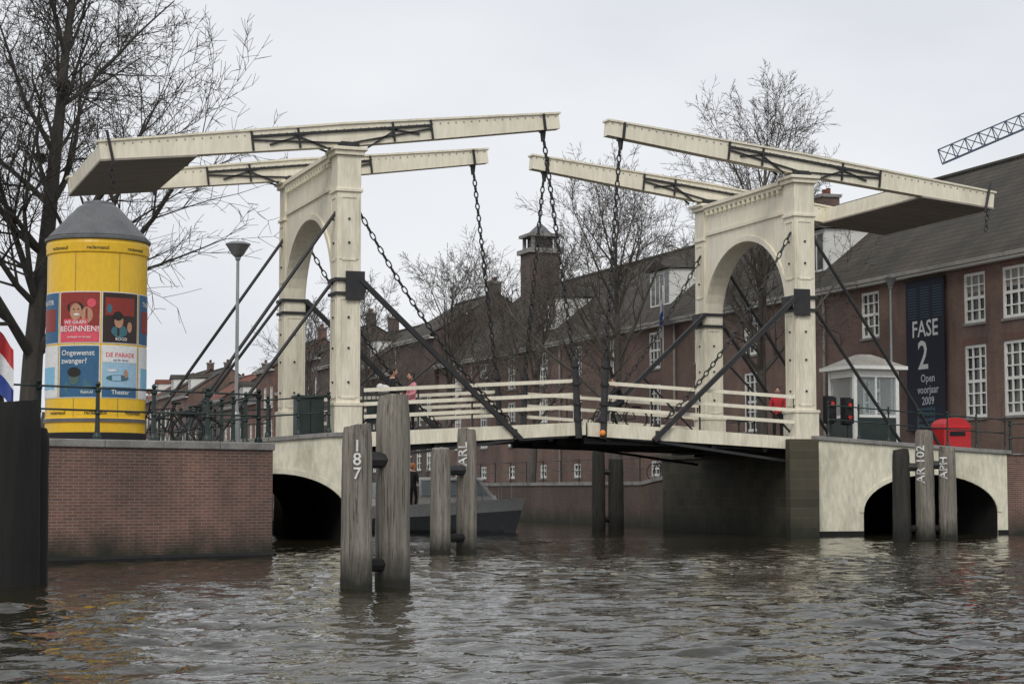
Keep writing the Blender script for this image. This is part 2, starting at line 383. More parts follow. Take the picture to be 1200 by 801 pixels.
def portal(Xp,sg):
    mb=MB(); ir=MB()
    mp=lambda u,z,w:(w,u,z)
    x0,x1=Xp-.30,Xp+.30
    for yc in(YN,YF):
        mb.box(Xp-.36,Xp+.36,yc-.36,yc+.36,2.6,11.28,'cream_dirty')
        mb.box(Xp-.42,Xp+.42,yc-.42,yc+.42,2.595,3.9,'cream_dirty'); mb.box(Xp-.45,Xp+.45,yc-.45,yc+.45,3.9,4.0,'cream_dirty')
        mb.box(Xp-.45,Xp+.45,yc-.45,yc+.45,11.285,11.42,'cream'); mb.box(Xp-.52,Xp+.52,yc-.52,yc+.52,11.42,11.52,'cream')
        mb.box(Xp-.41,Xp+.41,yc-.41,yc+.41,10.2,10.3,'cream')
        for za,zb in((4.15,7.05),(8.2,10.05)):
            for dx in(-.30,.22): 
                mb.box(Xp+dx,Xp+dx+.08,yc-.385,yc-.362,za,zb,'cream_dirty')
                mb.box(Xp-.385,Xp-.362,yc+dx,yc+dx+.08,za,zb,'cream_dirty')
            for zz in(za,zb): mb.box(Xp-.22,Xp+.219,yc-.383,yc-.362,zz-.04,zz+.04,'cream_dirty'); mb.box(Xp-.383,Xp-.362,yc-.22,yc+.219,zz-.04,zz+.04,'cream_dirty')
        ir.box(Xp-.44,Xp+.44,yc-.44,yc+.44,7.55,7.65,'iron')
        ir.box(Xp-.43,Xp+.43,yc-.43,yc+.43,7.15,7.24,'iron')
        if yc==YN: ir.box(Xp-.12 if sg>0 else Xp-.46,Xp+.46 if sg>0 else Xp+.12,yc-.47,yc-.445,7.0,7.85,'iron')
        ir.box(Xp+sg*.36 if sg>0 else Xp-.56,Xp+.56 if sg>0 else Xp-.36,yc-.2,yc+.2,7.25,7.54,'iron')
        ir.box(Xp-.3,Xp+.3,yc-.3,yc+.3,11.52,11.62,'iron')
        for zz in(4.6,5.6,6.5,9.4,8.7): ir.tube((Xp,yc-.36,zz),(Xp,yc-.40,zz),.035,'iron',n=8); ir.tube((Xp-.36,yc,zz),(Xp-.40,yc,zz),.035,'iron',n=8)
    mb2=MB()
    arch_wall(mb2,mp,YN+.36,YF-.36,7.3,11.2,YN+.37,YF-.37,7.35,2.45,x0,x1,'cream')
    c=(YN+YF)/2;h=(YF-YN)/2-.37
    for i in range(24):
        a=math.pi*i/24;b=math.pi*(i+1)/24
        f=lambda t,k:(c-math.cos(t)*(h+k),7.35+math.sin(t)*(2.45+k))
        P=[f(a,.02),f(b,.02),f(b,.2),f(a,.2)]
        P=[(max(YN+.37,min(YF-.37,y)),z) for y,z in P]
        for xx in(x0-.05,x1+.05):
            mb2.add([(xx,y,z) for y,z in P]+[((x0 if xx<Xp else x1),y,z) for y,z in P],[(0,1,2,3),(0,4,5,1),(3,2,6,7)],'cream')
    mb2.box(x0-.06,x1+.06,YN+.46,YF-.46,10.35,10.47,'cream')
    mb2.box(x0-.10,x1+.10,YN+.46,YF-.46,11.2,11.32,'cream'); mb2.box(x0-.17,x1+.17,YN+.53,YF-.53,11.32,11.44,'cream')
    for i in range(16):
        y=YN+.7+i*(YF-YN-1.4)/15
        mb2.box(x0-.12,x0-.005,y-.06,y+.06,11.06,11.19,'cream')
    mb.obj('portal_posts',br,bevel=.012); mb2.obj('portal_arch',br); ir.obj('portal_ironwork',br)
portal(XL,1); portal(XR,-1)
PV=11.92
def arm(Xp,sg,tilt):
    ct,st=math.cos(tilt),math.sin(tilt)
    P=lambda s,h:(Xp+sg*(s*ct-h*st*1), PV+s*st+h*ct)
    wood=MB(); ir=MB()
    for yc in(YN,YF):
        prof=[(-7.3,-.24),(-4.6,-.29),(0,-.33),(3,-.29),(6.76,-.22),(6.76,.22),(3,.27),(0,.31),(-4.6,.29),(-7.3,.24)]
        wood.ext_xz([P(*p) for p in prof],yc-.19,yc+.19,'cream')
        wood.ext_xz([P(*p) for p in [(-7.35,.245),(0,.315),(6.82,.225),(6.82,.285),(0,.375),(-7.35,.305)]],yc-.24,yc+.24,'cream_dirty')
        f=yc-.2; 
        for k in range(56):
            s=-7.1+k*.25; x,z=P(s,.17)
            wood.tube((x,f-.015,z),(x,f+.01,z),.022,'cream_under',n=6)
        for side in(yc-.225,yc+.225):
            def bar(a,b,r=.035): ir.tube((P(*a)[0],side,P(*a)[1]),(P(*b)[0],side,P(*b)[1]),r,'iron',n=4)
            bar((-2.9,.12),(2.6,.12),.05); bar((-2.9,.02),(-.1,-.25)); bar((2.6,.02),(.1,-.25)); bar((-1.7,.12),(-.6,-.4)); bar((1.6,.12),(.6,-.4)); bar((-2.4,-.15),(-1.0,.15)); bar((2.2,-.12),(1.0,.15))
            for s in(-2.9,-1.5,1.4,2.6): bar((s,-.29),(s,.29),.04)
            bar((6.25,-.26),(6.25,.26),.05)
        x,z=P(0,-.36); ir.box(x-.28,x+.28,yc-.28,yc+.28,z-.22,z+.14,'iron'); ir.tube((x,yc-.34,z),(x,yc+.34,z),.13,'iron',n=12)
        x,z=P(6.25,-.27); ir.tube((x,yc,z+.05),(x,yc,z-.3),.10,'iron',.06,n=6)
    wood.ext_xz([P(*p) for p in [(-7.28,-.235),(-4.6,-.285),(-4.6,.2),(-7.28,.2)]],YN+.195,YF-.195,'cream')
    nb=12
    for k in range(nb):
        y0=YN-.2+(YF-YN+.4)*k/nb; y1=YN-.2+(YF-YN+.4)*(k+1)/nb-.02
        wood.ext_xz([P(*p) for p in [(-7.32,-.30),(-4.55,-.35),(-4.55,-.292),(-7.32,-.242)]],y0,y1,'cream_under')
    x,z=P(-7.0,0); ir.tube((x-sg*.12,YN-.26,z+.55),(x+sg*.1,YN-.26,z-.45),.045,'iron',n=6)
    ir.chain((x,YN-.26,z-.4),(x+sg*.1,YN-.26,z-1.1),.0,'iron',.15,.02)
    wood.obj('balance_arm_timber',br); ir.obj('balance_arm_ironwork',br)
    return P
PL=arm(XL,1,.1255); PR=arm(XR,-1,.110)
ch=MB(); stt=MB()
for sg,Xp,P in((1,XL,PL),(-1,XR,PR)):
    xt,zt=P(6.25,-.55)
    Xleaf=XC-.40 if sg>0 else XC+.64
    for y in(YN,YF):
        yo=y-.28 if y==YN else y+.14
        ch.chain((xt,y,zt),(Xleaf,yo,zd(Xleaf)+1.9),.0,'iron',.2,.026)
        ch.chain((Xp+sg*.36,y-.1,9.7),(Xp+sg*5.0,y-.35,zd(Xp+sg*5)+.2),.55,'iron',.2,.022)
        stt.tube((Xp+sg*.35,y-.43,7.6),(Xp+sg*5.35,y-.43,2.98),.10,'iron',n=4)
        stt.tube((Xp+sg*5.2,y-.43,2.95),(Xp+sg*5.2,y-.2,zd(Xp+sg*5.2)+.1),.09,'iron',n=4)
        stt.tube((Xp-sg*.36,y-.2,9.6),(Xp-sg*5.1,y-.2,2.75),.055,'iron',n=6)
        stt.tube((Xp-sg*.36,y+.1,7.6),(Xp-sg*3.9,y+.1,2.75),.055,'iron',n=6)
        stt.tube((Xp+sg*.4,y,3.3),(Xp+sg*2.7,y-.42,5.3),.035,'iron',n=6)
ch.obj('lifting_chains',br); stt.obj('struts_and_stays',br)
lp=MB(); lp.sphere((XC+.45,54.4,3.2),.09,'amber'); lp.obj('navigation_lamp',br)
railing('bridge_railing',[(10.6,54.45),(14.2,54.45)],lambda x,y:zl(x)+.12,1.1,.9)
railing('bridge_railing',[(10.6,62.1),(14.2,62.1)],lambda x,y:zl(x)+.05,1.1,.9)
railing('bridge_railing',[(30.6,54.45),(37.2,54.45)],lambda x,y:zrr(x)+.12,1.05,1.15,r=.03)
railing('bridge_railing',[(30.6,62.1),(31.9,62.1),(31.9,64.6),(32.3,66)],lambda x,y:2.9,1.05,1.15,r=.03)
railing('quay_railing',[(37.4,54.45),(60,54.45)],lambda x,y:2.62,1.05,1.5,r=.045)
q=MB(); q.quad((37.15,54.32,-1.5),(90,54.32,-1.5),(90,54.32,2.62),(37.15,54.32,2.62),'brick_q')
q.box(37.35,90,54.26,54.7,2.622,2.66,'stone'); q.obj('brick_quay_wall')
q=MB()
for a,b in zip([64.9,69,72,100,140,300],[69,72,100,140,300,900]):
    q.quad((31.85,a,-1.5),(31.85,b,-1.5),(31.85,b,zr(b)-.1),(31.85,a,zr(a)-.1),'brick_qy')
    q.add([(31.8,a,zr(a)-.1),(32.3,a,zr(a)-.1),(32.3,b,zr(b)-.1),(31.8,b,zr(b)-.1),(31.8,a,zr(a)+.05),(32.3,a,zr(a)+.05),(32.3,b,zr(b)+.05),(31.8,b,zr(b)+.05)],[(4,5,6,7),(0,4,7,3),(0,1,5,4)],'stone')
q.obj('canal_quay_wall')
q=MB(); q.quad((14.4,62.4,-1.5),(14.4,900,-1.5),(14.4,900,2.4),(14.4,62.4,2.4),'brick_qy'); q.box(14.0,14.5,62.4,900,2.4,2.5,'stone'); q.obj('canal_quay_wall')
# ---------------------------------------------------------------- pilings
def pile(mb,x,y,top,r,m,lean=(0,0),n=20,seed=0):
    rnd=random.Random(seed); k=22; vs=[];z0=-1.2
    lob=[rnd.uniform(.95,1.05) for _ in range(n)]
    for j in range(k+1):
        t=j/k; z=z0+(top-z0)*t; rr=r*(1.04-.1*t)*(1 if j<k-1 else (.98 if j==k-1 else .9))*rnd.uniform(.985,1.015)
        for i in range(n):
            a=2*math.pi*i/n; R=rr*lob[i]*rnd.uniform(.98,1.02)
            vs.append((x+lean[0]*(z)+R*math.cos(a),y+lean[1]*z+R*math.sin(a),z+(.03*math.cos(a+seed)+rnd.uniform(-.012,.012) if j==k else 0)))
    fs=[(j*n+i,j*n+(i+1)%n,(j+1)*n+(i+1)%n,(j+1)*n+i) for j in range(k) for i in range(n)]
    mb.add(vs,fs,m); mb.add(vs[-n:],[tuple(range(n))],m)
def cylmap(cx,cy,r,ang0,z0):
    return lambda tx,ty:(cx+r*math.cos(ang0+tx/r),cy+r*math.sin(ang0+tx/r),z0+ty)
def face_ang(cx,cy): return math.atan2(-cy,-cx)
def wetwood(name,base,dark,z=.55):
    m=mat_paint(name,base,tuple(c*.45 for c in base),4,(3,3,.15),.85,(.32,.7),.9); nt=m.node_tree; b=nt.nodes['Principled BSDF']
    src=b.inputs['Base Color'].links[0].from_socket
    n3=noise_node(nt,16,(3,3,.08),4); r3=ramp(nt,[(.36,(.35,.35,.35)),(.46,(1,1,1))]); nt.links.new(n3.outputs[0],r3.inputs[0]); src=mixc(nt,1.0,src,r3.outputs[0],'MULTIPLY')
    tc=N(nt,'ShaderNodeTexCoord'); s=N(nt,'ShaderNodeSeparateXYZ'); nt.links.new(tc.outputs['Object'],s.inputs[0])
    n4=noise_node(nt,3,(1,1,.6),3); ad=N(nt,'ShaderNodeMath',operation='MULTIPLY_ADD'); ad.inputs[1].default_value=-.6; nt.links.new(n4.outputs[0],ad.inputs[0]); nt.links.new(s.outputs['Z'],ad.inputs[2])
    mr=N(nt,'ShaderNodeMapRange'); mr.inputs['From Min'].default_value=-.2; mr.inputs['From Max'].default_value=z-.2; mr.inputs['To Min'].default_value=1; mr.inputs['To Max'].default_value=0
    nt.links.new(ad.outputs[0],mr.inputs['Value']); nt.links.new(mixc(nt,mr.outputs[0],src,dark),b.inputs['Base Color']); return m
M['pilewood']=wetwood('piling_wood',(.33,.30,.25),(.02,.02,.014))
M['pilewood2']=wetwood('piling_wood_dark',(.055,.052,.044),(.012,.012,.010))
def pilings(specs,m,texts=(),dark=()):
    p=empty('mooring_pilings'); mb=MB(); tx=MB()
    for i,(x,y,t,r) in enumerate(specs): pile(mb,x,y,t,r,'pilewood2' if i in dark else m,seed=i+int(x*10))
    mb.obj('posts',p,smooth=True)
    ib=MB()
    for (x,y,t,r),(x2,y2,t2,r2) in zip(specs,specs[1:]):
        ib.tube((x,y,min(t,t2)-.5),(x2,y2,min(t,t2)-.5),.12,'iron',n=8)
        ib.tube((x,y,.35),(x2,y2,.35),.10,'wood_dark',n=8)
    ib.obj('tie_bolts',p)
    for i,s,z,size,rot in texts:
        x,y,t,r=specs[i]; add_text(tx,s,size,cylmap(x,y,r*1.06+.012,face_ang(x,y),z),'whitepaint',rot)
    if texts: tx.obj('painted_marking',p)
pilings([(7.62,27.55,2.40,.235),(8.28,27.95,2.86,.265)],'pilewood',[(0,'1',2.02,.24,0),(0,'8',1.82,.26,0),(0,'7',1.62,.24,0)])
pilings([(13.75,42.5,2.42,.235),(14.62,43.2,2.88,.245)],'pilewood',[(1,'ARL',2.3,.32,1)])
pilings([(29.75,48.75,2.62,.26),(30.38,48.5,3.16,.27),(30.98,48.25,2.68,.26)],'pilewood',[(1,'AR 102',2.2,.36,1),(2,'APH',2.1,.34,1)],dark=(0,))
pilings([(28.05,67.4,2.95,.26),(28.72,67.3,2.65,.30)],'pilewood2')
pilings([(2.5,31.0,3.0,.42),(3.05,30.5,2.82,.36),(3.3,31.1,2.45,.3)],'wood_dark')
# ---------------------------------------------------------------- advertising column
def adcolumn():
    cx,cy=6.16,44.6; R=1.12; p=empty('advertising_column'); fa=face_ang(cx,cy)
    b=MB()
    b.lathe(cx,cy,[(R+.03,2.45),(R+.03,2.72),(R,2.74),(R,2.95)],'black',48,['black','black','yellow','yellow'])
    b.lathe(cx,cy,[(R,2.95),(R+.03,2.97),(R+.03,3.05),(R,3.07),(R,6.75),(R+.03,6.78),(R+.04,6.98),(R+.02,7.06),(R+.07,7.08),(R+.07,7.14),(R-.05,7.2)],'yellow',48,['yellow','zinc','yellow','yellow','yellow','yellow','yellow','zinc','zinc','zinc','zinc'])
    b.lathe(cx,cy,[(R+.02,7.18),(R-.05,7.26),(.48,7.9),(.36,7.97),(.34,8.03),(.1,8.08)],'zinc',32)
    b.obj('drum',p,smooth=False)
    a=MB(); 
    def P(k): return lambda tx,ty:cylmap(cx,cy,R+.008+k*.004,fa,0)(tx,ty)
    def patch(x0,x1,z0,z1,k,m,n=10):
        for i in range(n):
            u=x0+(x1-x0)*i/n; v=x0+(x1-x0)*(i+1)/n
            f=P(k); a.quad(f(u,z0),f(v,z0),f(v,z1),f(u,z1),m)
    def disc(x,z,rx,rz,k,m,n=18):
        f=P(k); a.add([f(x+rx*math.cos(2*math.pi*i/n),z+rz*math.sin(2*math.pi*i/n)) for i in range(n)],[tuple(range(n))],m)
    def T(s,x,z,size,k,m,al='CENTER'):
        f=P(k); add_text(a,s,size,lambda tx,ty:f(tx+x,ty+z),m,False,al)
    cols=[(-2.9,-1.98),(-1.92,-.95),(-.88,.06),(.13,1.02),(1.1,2.0)]
    for ci,(x0,x1) in enumerate(cols):
        for (za,zb) in((4.74,5.86),(3.52,4.66)): patch(x0-.02,x1+.02,za-.02,zb+.02,0,'p_white')
    x0,x1=cols[2]
    patch(x0,x1,4.74,5.86,1,'p_pink'); patch(x0,x1,5.1,5.86,1.5,'p_redscene')
    disc(-.5,5.52,.2,.13,2,'p_hair'); disc(-.48,5.42,.14,.19,3,'p_skin'); disc(-.46,5.36,.07,.025,4,'p_white'); disc(-.53,5.48,.02,.015,4,'p_hair'); disc(-.42,5.48,.02,.015,4,'p_hair')
    patch(-.78,-.2,5.1,5.26,2,'p_pink',4); disc(-.22,5.35,.13,.18,2,'p_skin'); disc(-.12,5.62,.1,.1,2,'p_pink')
    T('BEGINNEN!',-.41,4.98,.18,5,'p_white'); T('WE GAAN',-.5,5.15,.11,5,'p_white'); T('tiendaagse van de zang',-.41,4.84,.06,5,'p_white')
    x0,x1=cols[3]
    patch(x0,x1,4.74,5.86,1,'p_dark'); patch(x0+.05,x1-.1,5.35,5.75,2,'p_redscene'); disc(.5,5.22,.11,.15,3,'p_skin'); disc(.48,5.34,.12,.1,4,'p_hair'); disc(.52,5.0,.2,.14,2.5,'p_teal'); disc(.78,5.1,.07,.12,3,'p_skin'); disc(.28,5.5,.06,.1,3,'p_teal')
    T('ROOD',.57,4.79,.1,5,'p_white')
    x0,x1=cols[2]
    patch(x0,x1,3.52,4.66,1,'p_blue'); T('Ongewenst',x0+.05,4.45,.17,3,'p_white','LEFT'); T('zwanger?',x0+.05,4.27,.17,3,'p_white','LEFT')
    disc(-.42,3.74,.34,.2,2,'p_teal'); disc(-.5,3.96,.13,.17,3,'p_green'); disc(-.5,4.07,.16,.11,4,'p_hair'); T('fiom.nl',-.2,3.6,.1,5,'p_white')
    x0,x1=cols[3]
    patch(x0,x1,3.52,4.66,1,'p_lblue'); patch(x0,x1,4.3,4.66,2,'p_white'); patch(x0,x1,3.52,3.75,2,'p_blue'); T('DE PARADE',.57,4.42,.14,3,'p_pink'); T('van de winter',.57,4.33,.07,3,'p_blue'); disc(.5,3.95,.28,.07,3,'p_teal'); disc(.7,4.05,.05,.1,4,'p_skin'); disc(.35,4.12,.12,.03,3,'p_white'); T('Theater',.57,3.59,.14,3,'p_white')
    for ci in(0,1,4):
        x0,x1=cols[ci]; patch(x0,x1,4.74,5.86,1,['p_teal','p_blue','p_white'][ci%3]); patch(x0,x1,3.52,4.66,1,['p_orange','p_white','p_dark'][ci%3])
        patch(x0+.1,x1-.1,3.7,4.2,2,'p_cyan'); patch(x0+.1,x1-.1,5.0,5.5,2,'p_redscene'); T('THEATER',(x0+x1)/2,5.6,.15,3,'p_white')
    for k in range(-3,4):
        T('reclamezuil',k*.95,6.83,.11,8,'p_hair'); T('reclamezuil',k*.95,3.14,.11,0,'p_hair')
    for k in (-3,-1,1,3): patch(k*.5-.005,k*.5+.005,3.07,6.75,-.8,'zinc',1)
    a.obj('posters',p)
adcolumn()
def lamp(x,y,zb,zt,r=.05,head=.32):
    mb=MB()
    mb.lathe(x,y,[(r*2.2,zb),(r*2.2,zb+.9),(r*1.4,zb+1.0),(r,zb+1.3),(r*.8,zt-.45),(r*1.3,zt-.42),(r*1.5,zt-.36),(head*.45,zt-.3),(head*.95,zt-.05),(head*1.02,zt-.03),(head*1.02,zt),(head*.6,zt+.05),(.03,zt+.07)],'galv',20)
    mb.obj('street_lamp',smooth=False)
lamp(10.42,49.4,2.47,7.85); lamp(36,59.5,2.6,9.0,.05,.22)
def cabin():
    p=empty('bridge_keeper_booth'); mb=MB(); x,y,z=33.5,57.2,2.72; w=.8
    for sx in(-1,1):
        for sy in(-1,1): mb.box(x+sx*w-.06,x+sx*w+.06,y+sy*w-.06,y+sy*w+.06,z,z+2.75,'white')
    for sy in(-1,1):
        mb.box(x-w+.06,x+w-.06,y+sy*w-.04,y+sy*w+.04,z,z+.2,'white')
        mb.box(x-w+.06,x+w-.06,y+sy*w-.03,y+sy*w+.03,z+.2,z+1.15,'green' )
        mb.box(x-w+.06,x+w-.06,y+sy*w-.04,y+sy*w+.04,z+1.15,z+1.24,'white'); mb.box(x-w+.06,x+w-.06,y+sy*w-.04,y+sy*w+.04,z+2.5,z+2.75,'white')
        mb.box(x-.03,x+.03,y+sy*w-.035,y+sy*w+.035,z+1.24,z+2.5,'white')
    for sx in(-1,1):
        mb.box(x+sx*w-.03,x+sx*w+.03,y-w+.06,y+w-.06,z+.0,z+1.15,'green' )
        mb.box(x+sx*w-.04,x+sx*w+.04,y-w+.06,y+w-.06,z+1.15,z+1.24,'white'); mb.box(x+sx*w-.04,x+sx*w+.04,y-w+.06,y+w-.06,z+2.5,z+2.75,'white')
    mb.box(x-.5,x+.1,y-.3,y+.5,z,z+1.05,'plaster')
    mb.obj('frame',p)
    r=MB(); W=1.08
    r.box(x-W,x+W,y-W,y+W,z+2.752,z+2.87,'white')
    r.add([(x-W+.04,y-W+.04,z+2.872),(x+W-.04,y-W+.04,z+2.872),(x+W-.04,y+W-.04,z+2.872),(x-W+.04,y+W-.04,z+2.872),(x-.2,y-.2,z+3.3),(x+.2,y-.2,z+3.3),(x+.2,y+.2,z+3.3),(x-.2,y+.2,z+3.3)],[(0,1,5,4),(1,2,6,5),(2,3,7,6),(3,0,4,7),(4,5,6,7)],'plaster')
    r.obj('roof',p)
    m,nt,b=newmat('booth_glass'); b.inputs['Base Color'].default_value=(.5,.6,.6,1); b.inputs['Roughness'].default_value=.03; b.inputs['Alpha'].default_value=.16
    g=MB()
    for sy in(-1,1): g.box(x-w+.06,x+w-.06,y+sy*w-.006,y+sy*w+.006,z+1.24,z+2.5,m)
    for sx in(-1,1): g.box(x+sx*w-.006,x+sx*w+.006,y-w+.06,y+w-.06,z+1.24,z+2.5,m)
    g.obj('glazing',p)
cabin()
def signal(x,y,z,n=2):
    mb=MB(); mb.tube((x,y,z),(x,y,z+.86),.05,'iron',n=8)
    mb.box(x-.15,x+.15,y-.12,y+.12,z+.85,z+1.65,'black'); mb.box(x-.2,x+.2,y+.12,y+.14,z+.8,z+1.7,'black')
    for h,mm in((1.45,'redlamp'),(1.05,'redlamp' if n>1 else 'black')):
        mb.tube((x,y-.12,z+h),(x,y-.16,z+h),.065,mm,n=12); 
        mb.ring((x,y-.18,z+h),(.1,.1),.02,'black',(1,0,0),(0,0,1),12,4)
    mb.obj('traffic_signal')
signal(31.6,54.95,2.75); signal(31.05,55.1,2.8,1)
def redbin():
    mb=MB(); x,y,z=35.8,55.5,2.8; w=.52
    poly=[(x-w,z),(x+w,z),(x+w,z+.75)]+[(x+w*math.cos(t),z+.75+.3*math.sin(t)) for t in [math.pi*i/10 for i in range(1,10)]]+[(x-w,z+.75)]
    mb.ext_xz(poly,y-.4,y+.4,'red'); mb.box(x-w-.03,x+w+.03,y-.43,y+.43,z+.7,z+.76,'red'); mb.box(x-.3,x+.3,y-.425,y-.401,z+.45,z+.6,'black')
    mb.box(x-.4,x+.4,y-.3,y+.3,z-.18,z-.002,'black')
    mb.obj('red_grit_bin',bevel=.02)
redbin()
mb=MB(); mb.box(13.4,14.2,55.0,55.5,3.0,4.15,'green'); mb.box(13.35,14.25,54.95,55.55,4.15,4.22,'green'); mb.box(13.79,13.81,54.985,54.999,3.1,4.1,'black')
mb.obj('control_cabinet')
mb=MB()
for i in range(9): mb.tube((15.5+i*.14,55.0,3.1),(15.5+i*.14,55.0,4.25),.015,'green',n=4)
mb.tube((15.4,55,4.25),(16.75,55,4.25),.03,'green',n=4); mb.tube((15.4,55,3.2),(16.75,55,3.2),.03,'green',n=4); mb.box(15.5,16.1,54.96,54.99,3.4,4.1,'green'); mb.obj('bridge_gate')
# ---------------------------------------------------------------- buildings
def facade(name,X,y0,y1,z0,eave,rdx,rz,rows,brick,roof='roof',depth=None,dormers=(),chimneys=(),cornice=True,fr=.09):
    p=empty(name); wl=MB(); wn=MB(); gl=MB()
    depth=depth or rdx*2
    rows=sorted(rows,key=lambda r:r[0]); z=z0
    for zb,zt,ws,w,nc,nr in rows:
        wl.quad((X,y0,z),(X,y1,z),(X,y1,zb),(X,y0,zb),brick)
        ys=y0
        for c in sorted(ws):
            a,b=c-w/2,c+w/2
            wl.quad((X,ys,zb),(X,a,zb),(X,a,zt),(X,ys,zt),brick); ys=b
            e=X+.14
            wl.quad((X,a,zb),(e,a,zb),(e,a,zt),(X,a,zt),brick); wl.quad((X,b,zb),(e,b,zb),(e,b,zt),(X,b,zt),brick); wl.quad((X,a,zt),(e,a,zt),(e,b,zt),(X,b,zt),brick)
            gl.quad((e-.02,a,zb),(e-.02,b,zb),(e-.02,b,zt),(e-.02,a,zt),'glass')
            if rnd0.random()<.35:
                hh=rnd0.uniform(.3,.6)*(zt-zb); gl.quad((e-.03,a+.1,zt-hh),(e-.03,b-.1,zt-hh),(e-.03,b-.1,zt-.05),(e-.03,a+.1,zt-.05),'plaster')
            wn.box(X-.05,e-.03,a-.04,b+.04,zb-.09,zb-.003,'stone')
            f0,f1=X+.03,X+.10; t=fr
            wn.box(f0,f1,a,a+t,zb,zt,'white'); wn.box(f0,f1,b-t,b,zb,zt,'white'); wn.box(f0,f1,a+t,b-t,zt-t,zt,'white'); wn.box(f0,f1,a+t,b-t,zb,zb+t,'white')
            for i in range(1,nc): 
                yy=a+(b-a)*i/nc; wn.box(f0+.01,f1-.01,yy-.03,yy+.03,zb+t,zt-t,'white')
            for i in range(1,nr):
                zz=zb+(zt-zb)*i/nr; tk=.055 if i==nr//2 else .026; wn.box(f0+.015,f1-.015,a+t,b-t,zz-tk,zz+tk,'white')
            wl.box(X-.012,X-.001,a-.1,b+.1,zt+.004,zt+.26,'brick_f3')
        wl.quad((X,ys,zb),(X,y1,zb),(X,y1,zt),(X,ys,zt),brick); z=zt
    wl.quad((X,y0,z),(X,y1,z),(X,y1,eave),(X,y0,eave),brick)
    X2=X+depth
    for yy in(y0,y1): wl.add([(X,yy,z0),(X2,yy,z0),(X2,yy,eave),(X+rdx,yy,rz),(X,yy,eave)],[(0,1,2,3,4)],brick)
    wl.quad((X2,y0,z0),(X2,y1,z0),(X2,y1,eave),(X2,y0,eave),brick)
    wl.obj('walls',p); wn.obj('window_frames',p); gl.obj('window_glass',p)
    r=MB(); k=(rz-eave)/rdx
    r.add([(X-.3,y0-.1,eave-.3*k+.12),(X-.3,y1+.1,eave-.3*k+.12),(X+rdx,y1+.1,rz+.12),(X+rdx,y0-.1,rz+.12),(X2+.3,y0-.1,eave-.3*k+.12),(X2+.3,y1+.1,eave-.3*k+.12)],[(0,1,2,3),(3,2,5,4)],roof)
    r.tube((X+rdx,y0-.1,rz+.14),(X+rdx,y1+.1,rz+.14),.12,roof,n=8)
    r.obj('roof',p)
    if cornice:
        c=MB(); c.box(X-.32,X-.004,y0,y1,eave-.34,eave-.24,'white'); c.box(X-.42,X-.30,y0,y1,eave-.24,eave-.10,'plaster'); c.obj('gutter',p)
    d=MB()
    for (yc,dw,dh) in dormers:
        xd=X+1.0; zb=eave+1.0*k+.2; zt=zb+dh
        d.box(xd,xd+(dh/k if k else 2)+.6,yc-dw/2,yc+dw/2,zb-.3,zt,'white')
        d.quad((xd-.01,yc-dw/2+.15,zb),(xd-.01,yc+dw/2-.15,zb),(xd-.01,yc+dw/2-.15,zt-.2),(xd-.01,yc-dw/2+.15,zt-.2),'glass')
        for i in(-1,0,1): d.box(xd-.03,xd-.012,yc+i*dw*.22-.03,yc+i*dw*.22+.03,zb,zt-.2,'white')
        d.add([(xd-.25,yc-dw/2-.15,zt),(xd-.25,yc+dw/2+.15,zt),(xd+3,yc+dw/2+.15,zt+.15),(xd+3,yc-dw/2-.15,zt+.15),(xd-.25,yc,zt+.55),(xd+3,yc,zt+.6)],[(0,1,4),(0,4,5,3),(1,2,5,4)],roof)
    for (yc,cw,zt,xo) in chimneys:
        d.box(X+xo-cw/2,X+xo+cw/2,yc-cw/2,yc+cw/2,eave+.5,zt,brick); d.box(X+xo-cw/2-.08,X+xo+cw/2+.08,yc-cw/2-.08,yc+cw/2+.08,zt,zt+.15,'stone')
        for i in(-1,1): d.tube((X+xo,yc+i*cw*.22,zt+.15),(X+xo,yc+i*cw*.22,zt+.45),.11,'roof_red',n=8)
    if d.v: d.obj('dormers_and_chimneys',p)
    return p
rnd0=random.Random(9)
wy=[56.4,58.8,66.0,71.1,76.2,81.3,86.5,91.6,96.7,101.8,107,112,117]
mainb=facade('brick_almshouse_building',39,54.95,121,0.5,9.75,6,14.5,[
  (2.15,2.9,[76.2,81.3,86.5,91.6,96.7,101.8,107,112,117],1.0,2,2),
  (4.03,6.62,wy,1.35,3,6),(7.4,9.2,wy,1.35,3,4)],
  'brick_f',dormers=[(72.5,2.4,1.7),(88,2.4,1.7),(103.5,2.4,1.7)],chimneys=[(80,.9,15.2,6)],fr=.11)
t=MB(); t.box(44.0,46.0,117.0,119.0,12,16.9,'brick_f2'); t.box(43.8,46.2,116.8,119.2,16.9,17.2,'stone')
for a in(44.1,45.7): 
    for b in(117.1,118.7): t.box(a,a+.2,b,b+.2,17.2,18.0,'stone')
t.box(44.35,45.65,117.35,118.65,17.2,18.0,'iron'); t.box(43.9,46.1,116.9,119.1,18.0,18.2,'stone'); t.tube((45,118,18.2),(45,118,18.9),.9,'zinc',.15,n=8); t.tube((45,118,18.9),(45,118,20.4),.06,'iron',.03,n=6); t.obj('bell_tower',mainb)
t=MB()
for y in(69.5,84,99,114): t.tube((38.9,y,1.8),(38.9,y,9.4),.06,'plaster',n=6)
t.obj('downpipes',mainb)
y=121.4; i=0; rnd=random.Random(5)
